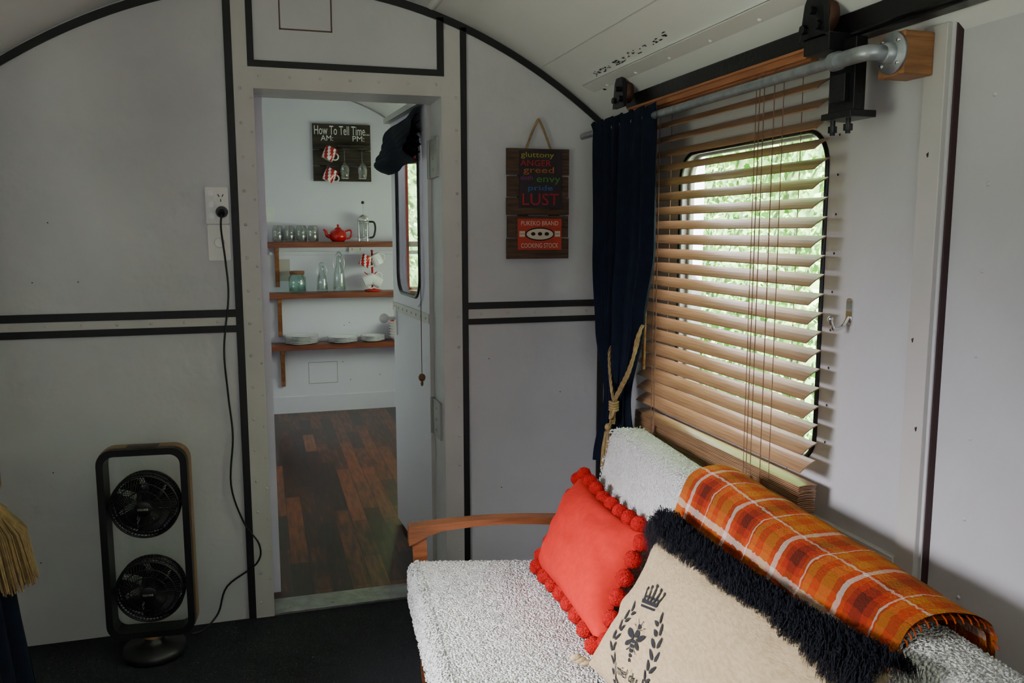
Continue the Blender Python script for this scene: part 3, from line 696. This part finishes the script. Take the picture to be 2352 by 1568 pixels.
def nub(p,n):
    n=Vector(n).normalized();t=n.orthogonal().normalized();w_=n.cross(t);a=random.uniform(0,PI);x=t*math.cos(a)+w_*math.sin(a);y=n.cross(x)
    l,q,h=random.uniform(.003,.0055),random.uniform(.0022,.0036),random.uniform(.0018,.0036)
    p=Vector(p)
    vs=[tuple(S@(p+x*c[0]*l+y*c[1]*q+n*c[2]*h)) for c in OCT]
    b.add(vs,OF,BOUCLE,True)
def rnd(a,c): return random.uniform(a,c)
for i in range(17000):
    uu,vv=rnd(.025,.60),rnd(.02,1.25);nub((uu,vv,.432-.0818*uu),(.08,0,1))
for i in range(2600):
    a=rnd(0,PI/2);nub((.035-.035*math.cos(a),rnd(.02,1.4),.397+.035*math.sin(a)),(-math.cos(a),0,math.sin(a)))
for i in range(2200): nub((0,rnd(.02,1.4),rnd(.30,.40)),(-1,0,0))
for i in range(1200):
    a=rnd(0,PI/2);uu=rnd(.03,.55);nub((uu,.035-.035*math.cos(a),.397-.08*uu+.035*math.sin(a)),(0,-math.cos(a),math.sin(a)))
for i in range(5200):
    vv=rnd(.02,.75) if i<3600 else rnd(1.40,LEN-.02);t=rnd(0,.95);nub((.56+.108*t,vv,.375+.447*t-.013*vv*t),(-.97,0,.24))
for i in range(4200):
    vv=rnd(.02,.64) if i<2600 else rnd(1.38,LEN-.02);uu=rnd(.668,.785);a=0
    edge=max(0,.03-(uu-.668))+max(0,.03-(.79-uu));nub((uu,vv,.822-.1*(uu-.668)-.0134*vv-edge*edge*14),(0 if edge==0 else (-.5 if uu<.7 else .5),0,1))
for i in range(1300):
    t=rnd(0,1);uu=rnd(0,.12);nub((.56+.108*t+uu,0.001,.38+.435*t),(0,-1,0))
b.done(parent=sofa)
b=B('frame')
def arm(v0,v1):
    n=14;prof_t=[];prof_b=[]
    for i in range(n+1):
        t=i/n;uu=.01+.72*t
        top=.528+.012*math.sin(PI*min(t*1.4,1))-.01*t;tk=.030-.010*math.sin(PI*min(1,t*1.2)) if t<.8 else .024
        if t<.1: tk=.03+.03*(1-t/.1)
        prof_t.append((uu,top));prof_b.append((uu,top-tk))
    b.prism(prof_t+prof_b[::-1],v1-v0,TEAK,S@axes((0,v0,0),(1,0,0),(0,0,1),(0,1,0)))
    b.prism([(.02,.49),(.065,.49),(.075,.25),(.07,0),(.045,0),(.035,.25)],v1-v0-.016,TEAK,S@axes((0,v0+.008,0),(1,0,0),(0,0,1),(0,1,0)))
    b.prism([(.66,.50),(.70,.50),(.70,.25),(.76,0),(.735,0),(.66,.25)],v1-v0-.016,TEAK,S@axes((0,v0+.008,0),(1,0,0),(0,0,1),(0,1,0)))
arm(-.055,-.008);arm(LEN+.008,LEN+.055)
b.box((.03,-.02,.235),(.06,LEN+.02,.282),TEAK,S);b.box((.68,-.02,.195),(.71,LEN+.02,.232),TEAK,S)
for k in range(8): b.box((.05,.12+.23*k,.215),(.70,.17+.23*k,.230),TEAK,S)
b.done(.006,3,parent=sofa)
# ------------------------------------------------------------ cushions
def pillow_fn(BL,BR,TR,TL,Tk,side,wr=.006,seed=0,pinch=.045):
    BL,BR,TR,TL=[Vector(p) for p in (BL,BR,TR,TL)]
    N=((BR-BL).cross(TL-BL)).normalized()
    if N.x>0: N=-N
    def f(u,v):
        cu_,cv=2*u-1,2*v-1
        uu=u-pinch*cu_*(1-cv*cv)*abs(cu_)**2*1.2;vv=v-pinch*cv*(1-cu_*cu_)*abs(cv)**2*1.2
        P=(BL*(1-uu)+BR*uu)*(1-vv)+(TL*(1-uu)+TR*uu)*vv
        pr=(max(0,1-abs(cu_)**2.6)*max(0,1-abs(cv)**2.6))**.55
        wn=noise.noise(Vector((u*5+seed,v*5,seed)))*wr*2+noise.noise(Vector((u*14+seed,v*9,seed+3)))*wr
        return P+N*(side*(Tk/2)*pr+wn*min(1,pr*2))
    return f,N
cus=empty('red_pompom_cushion')
RC=[(.785,-.81,.425),(.775,-1.355,.415),(.955,-1.205,.650),(.985,-.67,.660)]
f1,N1=pillow_fn(*RC,.17,1,seed=2);f2,_=pillow_fn(*RC,.06,-1,seed=5)
b=B('cover');b.grid(lambda u,v:tuple(f1(u,v)),36,30,REDF);b.grid(lambda u,v:tuple(f2(u,v)),36,30,REDF);b.done(parent=cus)
b=B('pompoms')
def pom(p):
    b.ell((0,0,0),(.0235,.0235,.0235),POM,18,jit=.05,M=T(p))
    for i in range(60):
        dd=Vector((random.gauss(0,1),random.gauss(0,1),random.gauss(0,1))).normalized();q=dd.orthogonal().normalized()*.0016
        b.add([p+dd*.021-q,p+dd*.021+q,p+dd*.0275],[(0,1,2)],POM)
for k in range(8):
    for (u_,v_) in ((k/8+.06,1.0),(k/8+.06,0.0)):
        p=f1(min(u_,1),v_);o=Vector((0,0,.014)) if v_==1 else Vector((-.012,0,.004))
        pom(p+o+Vector((0,0,random.uniform(-.004,.004))))
for k in range(6):
    for (u_,v_) in ((0,k/6+.1),(1.0,k/6+.1)):
        p=f1(u_,min(v_,1));pom(p+(Vector((0,.014,0)) if u_==0 else Vector((-.006,-.016,0))))
b.done(parent=cus)
cus=empty('linen_bee_cushion')
LC=[(.715,-1.405,.425),(.70,-2.26,.455),(.885,-2.19,.790),(.935,-1.365,.740)]
g1,N2=pillow_fn(*LC,.17,1,seed=8,wr=.008);g2,_=pillow_fn(*LC,.06,-1,seed=11)
b=B('cover');b.grid(lambda u,v:tuple(g1(u,v)),48,34,LINEN);b.grid(lambda u,v:tuple(g2(u,v)),48,34,LINEN);b.done(parent=cus)
b=B('bee_print')
Wd=(Vector(LC[1])-Vector(LC[0])).length;Hd=(Vector(LC[3])-Vector(LC[0])).length
UC,VC,PS=.305,.335,1.06
RT=math.radians(10);cR,sR=math.cos(RT),math.sin(RT)
def pm(x,y):
    x,y=x*PS,y*PS;x,y=x*cR-y*sR,x*sR+y*cR
    return tuple(g1(UC+x/Wd,VC+y/Hd)+N2*.0025)
def poly(pts,m=INK):
    cx=sum(p[0] for p in pts)/len(pts);cy=sum(p[1] for p in pts)/len(pts);n=len(pts)
    b.add([pm(cx,cy)]+[pm(*p) for p in pts],[(0,1+i,1+(i+1)%n) for i in range(n)],m)
def leaf(x,y,an,l,w):
    P=[]
    for i in range(12):
        a=2*PI*i/12;q=l/2*math.cos(a);r=w/2*math.sin(a)*(1-.3*math.cos(a));P.append((x+q*math.cos(an)-r*math.sin(an),y+q*math.sin(an)+r*math.cos(an)))
    poly(P)
for sd in (-1,1):
    for k in range(10):
        a=-PI/2+sd*(.35+k*.215);x=.088*math.cos(a);y=.105*math.sin(a);tg=a+sd*PI/2
        leaf(x+.010*math.cos(a),y+.010*math.sin(a),tg-sd*.6,.024,.009);leaf(x-.010*math.cos(a),y-.010*math.sin(a),tg+sd*.6,.022,.009)
for i in range(5):
    x=-.032+.016*i;h=.020+.010*(1-abs(i-2)/2)
    poly([(x-.004,.095),(x+.004,.095),(x*1.25+.002,.095+h),(x*1.25-.002,.095+h)]);leaf(x*1.25,.099+h,0,.009,.009)
poly([(-.038,.088),(.038,.088),(.040,.096),(-.040,.096)]);poly([(-.036,.080),(.036,.080),(.037,.085),(-.037,.085)])
for i in range(4): 
    x=-.024+.016*i;leaf(x,.103,0,.010,.006)
for k in range(5): leaf(0,.012-.009*k,0,.020-.0028*abs(k-1),.0075)
leaf(0,.028,0,.018,.016);leaf(0,.042,0,.012,.010)
for sd in (-1,1):
    leaf(sd*.024,.024,sd*.35,.036,.014);leaf(sd*.020,.006,-sd*.4,.026,.010)
    for q in (.035,.018,0): 
        poly([(sd*.004,q),(sd*.022,q-.010*(1 if q<.03 else -1)),(sd*.0225,q-.008*(1 if q<.03 else -1)),(sd*.004,q+.002)])
    poly([(sd*.002,.045),(sd*.010,.056),(sd*.011,.055),(sd*.004,.045)])
b.text('miel du',lambda x,y:pm(x-.045,y-.062),INK,.090,.020)
b.text('for\u00eat',lambda x,y:pm(x-.035,y-.098),INK,.070,.022)
b.done(parent=cus)
b=B('fringe')
ax=(Vector(LC[2])-Vector(LC[3])).normalized();up=Vector((0,0,1));oo=ax.cross(up).normalized()
if oo.x>0:oo=-oo
def fr(u_,ang,r=.030):
    c=g1(u_,.97)*.5+g2(u_,.97)*.5
    nv=up*math.cos(ang)+oo*math.sin(ang)
    return c+nv*r+Vector((0,0,.002)),nv
b.grid(lambda u,v:tuple(fr(u,(v-.35)*3.6,.030)[0]),60,10,FUR)
for i in range(9000):
    u_=random.uniform(-.02,1.02);an=random.uniform(-1.2,2.5)
    p,n_=fr(u_,an,.028)
    l=random.uniform(.022,.062);dn=Vector((0,0,-1));d1=(n_+ax*random.uniform(-.6,.6)+dn*.2).normalized();d2=(n_*.30+dn*1.1+ax*random.uniform(-.6,.6)).normalized()
    w_=ax*.0013+Vector((0,0,.0006));p1=p+d1*l*.35;p2=p1+d2*l*.75
    b.add([p-w_,p+w_,p1+w_*.8,p1-w_*.8,p2],[(0,1,2,3),(3,2,4)],FUR)
b.done(parent=cus)
b=B('corner_tie');c=Vector(LC[0])
for k in range(3): b.ell(tuple(c+Vector((-.008-.010*k,.004*k,.004+.006*k))),(.016,.010,.008),LINEN,10)
b.done(parent=cus)
# ------------------------------------------------------------ blanket
b=B('plaid_blanket')
sec=[(.572,.47),(.628,.66),(.658,.79),(.682,.828),(.735,.838),(.785,.828),(.808,.79),(.803,.66),(.803,.58)]
secs=smooth([(p[0],0,p[1]) for p in sec],4)
tot=[0]
for i in range(1,len(secs)): tot.append(tot[-1]+(secs[i]-secs[i-1]).length)
n=len(secs)-1
def bl_(off,v0,v1):
    def f(u,v):
        i=min(int(u*n+.5),n);p=secs[i];vv=v0+(v1-v0)*v
        nz=noise.noise(Vector((p.x*9,vv*7,off*40)))*.010
        cx,cz_=.71,.62;dx,dz=p.x-cx,p.z-cz_;l=math.hypot(dx,dz)
        return tuple(S@Vector((p.x+dx/l*(off+nz),vv+.012*math.sin(p.z*9)+.03*(u-.3),p.z-.013*vv+dz/l*(off+nz))))
    return f
for off,v0,v1 in ((.006,.60,1.41),(.015,.59,1.40),(.024,.595,1.42)):
    b.grid(bl_(off,v0,v1),n,60,PLAID,uv=lambda u,v:(tot[min(int(u*n+.5),n)],v*.85+.02))
for i in range(160):
    q=random.random();p=Vector(bl_(.02,.6,1.415)(q,1.0));b.tube([p,p+Ld*.010+Vector((0,0,-.004)),p+Ld*.014+Vector((0,0,-.010))],.0012,PLAID,4,caps=False)
b.done()
# ------------------------------------------------------------ outside
b=B('hedge')
def leaves(n,fx):
    for i in range(n):
        p=Vector(fx());a=random.uniform(0,2*PI);t_=random.uniform(-1,1);l=random.uniform(.03,.075);w_=l*.42
        d1=Vector((math.cos(a)*math.cos(t_),math.sin(a)*math.cos(t_),math.sin(t_)));d2=d1.cross(Vector((random.uniform(-1,1),random.uniform(-1,1),random.uniform(-1,1)))).normalized()
        b.add([p,p+d1*l*.5+d2*w_,p+d1*l,p+d1*l*.5-d2*w_],[(0,1,2,3)],LEAF)
leaves(15000,lambda:(3.0+.5*random.random()+.25*math.sin(random.random()*6),random.uniform(-2.2,4.0),random.uniform(-.2,3.6)))
leaves(3500,lambda:(random.uniform(.8,3.2),5.2+.5*random.random(),random.uniform(-.2,3.6)))
b.grid(lambda u,v:(3.65,-3+9*u,-.6+4.6*v),4,4,HBACK);b.grid(lambda u,v:(-1+5*u,5.9,-.6+4.6*v),4,4,HBACK)
b.done()
b=B('ground');b.box((-12,-12,-.75),(12,12,-.6),GRASS);b.done()
# ------------------------------------------------------------ lights
w=bpy.data.worlds.new('World');bpy.context.scene.world=w;w.use_nodes=True
bg=w.node_tree.nodes['Background'];bg.inputs[0].default_value=(.84,.86,1,1);bg.inputs[1].default_value=1.8
def area(n,loc,tgt,sx,sy,e,c,spread=180):
    l=bpy.data.lights.new(n,'AREA');l.shape='RECTANGLE';l.size=sx;l.size_y=sy;l.energy=e;l.color=c;l.spread=math.radians(spread)
    o=bpy.data.objects.new(n,l);bpy.context.collection.objects.link(o);o.location=loc
    o.rotation_euler=(Vector(tgt)-Vector(loc)).to_track_quat('-Z','Y').to_euler();return o
s=bpy.data.lights.new('sun','SUN');s.energy=120;s.angle=.02;s.color=(1,.96,.95);so=bpy.data.objects.new('sun',s);bpy.context.collection.objects.link(so)
so.rotation_euler=Vector((.55,.45,-.82)).to_track_quat('-Z','Y').to_euler()
area('sky_light_right_window',(2.0,-1.0,2.35),(1.3,-1.0,1.2),1.3,.8,92,(.97,.93,1))
area('sky_light_left_window',(XL-.75,-1.9,1.95),(.62,-1.25,.45),1.1,.8,50,(.95,.93,1),65)
area('sky_light_back_window',(.15,-4.4,1.35),(.1,0,2.0),1.1,1.0,2.5,(.95,.92,1))
area('sky_light_kitchen_window',(1.95,2.1,1.6),(.3,2.3,1.1),1.5,1.0,40,(.94,.89,1))
# ------------------------------------------------------------ camera
def camR(yaw,pitch,roll):
    f=Vector((math.sin(yaw)*math.cos(pitch),math.cos(yaw)*math.cos(pitch),-math.sin(pitch)));r=Vector((math.cos(yaw),-math.sin(yaw),0));u_=r.cross(f)
    c,s_=math.cos(roll),math.sin(roll);return (c*r+s_*u_),(-s_*r+c*u_),f
r_,u_,f_=camR(math.radians(16.64),math.radians(7.49),math.radians(-.09))
cd=bpy.data.cameras.new('camera');cd.sensor_width=36;cd.lens=36*1909.8/2352;cd.clip_start=.05
co=bpy.data.objects.new('camera',cd);bpy.context.collection.objects.link(co)
co.matrix_world=axes((.007,-3.146,1.448),r_,u_,-f_)
bpy.context.scene.camera=co
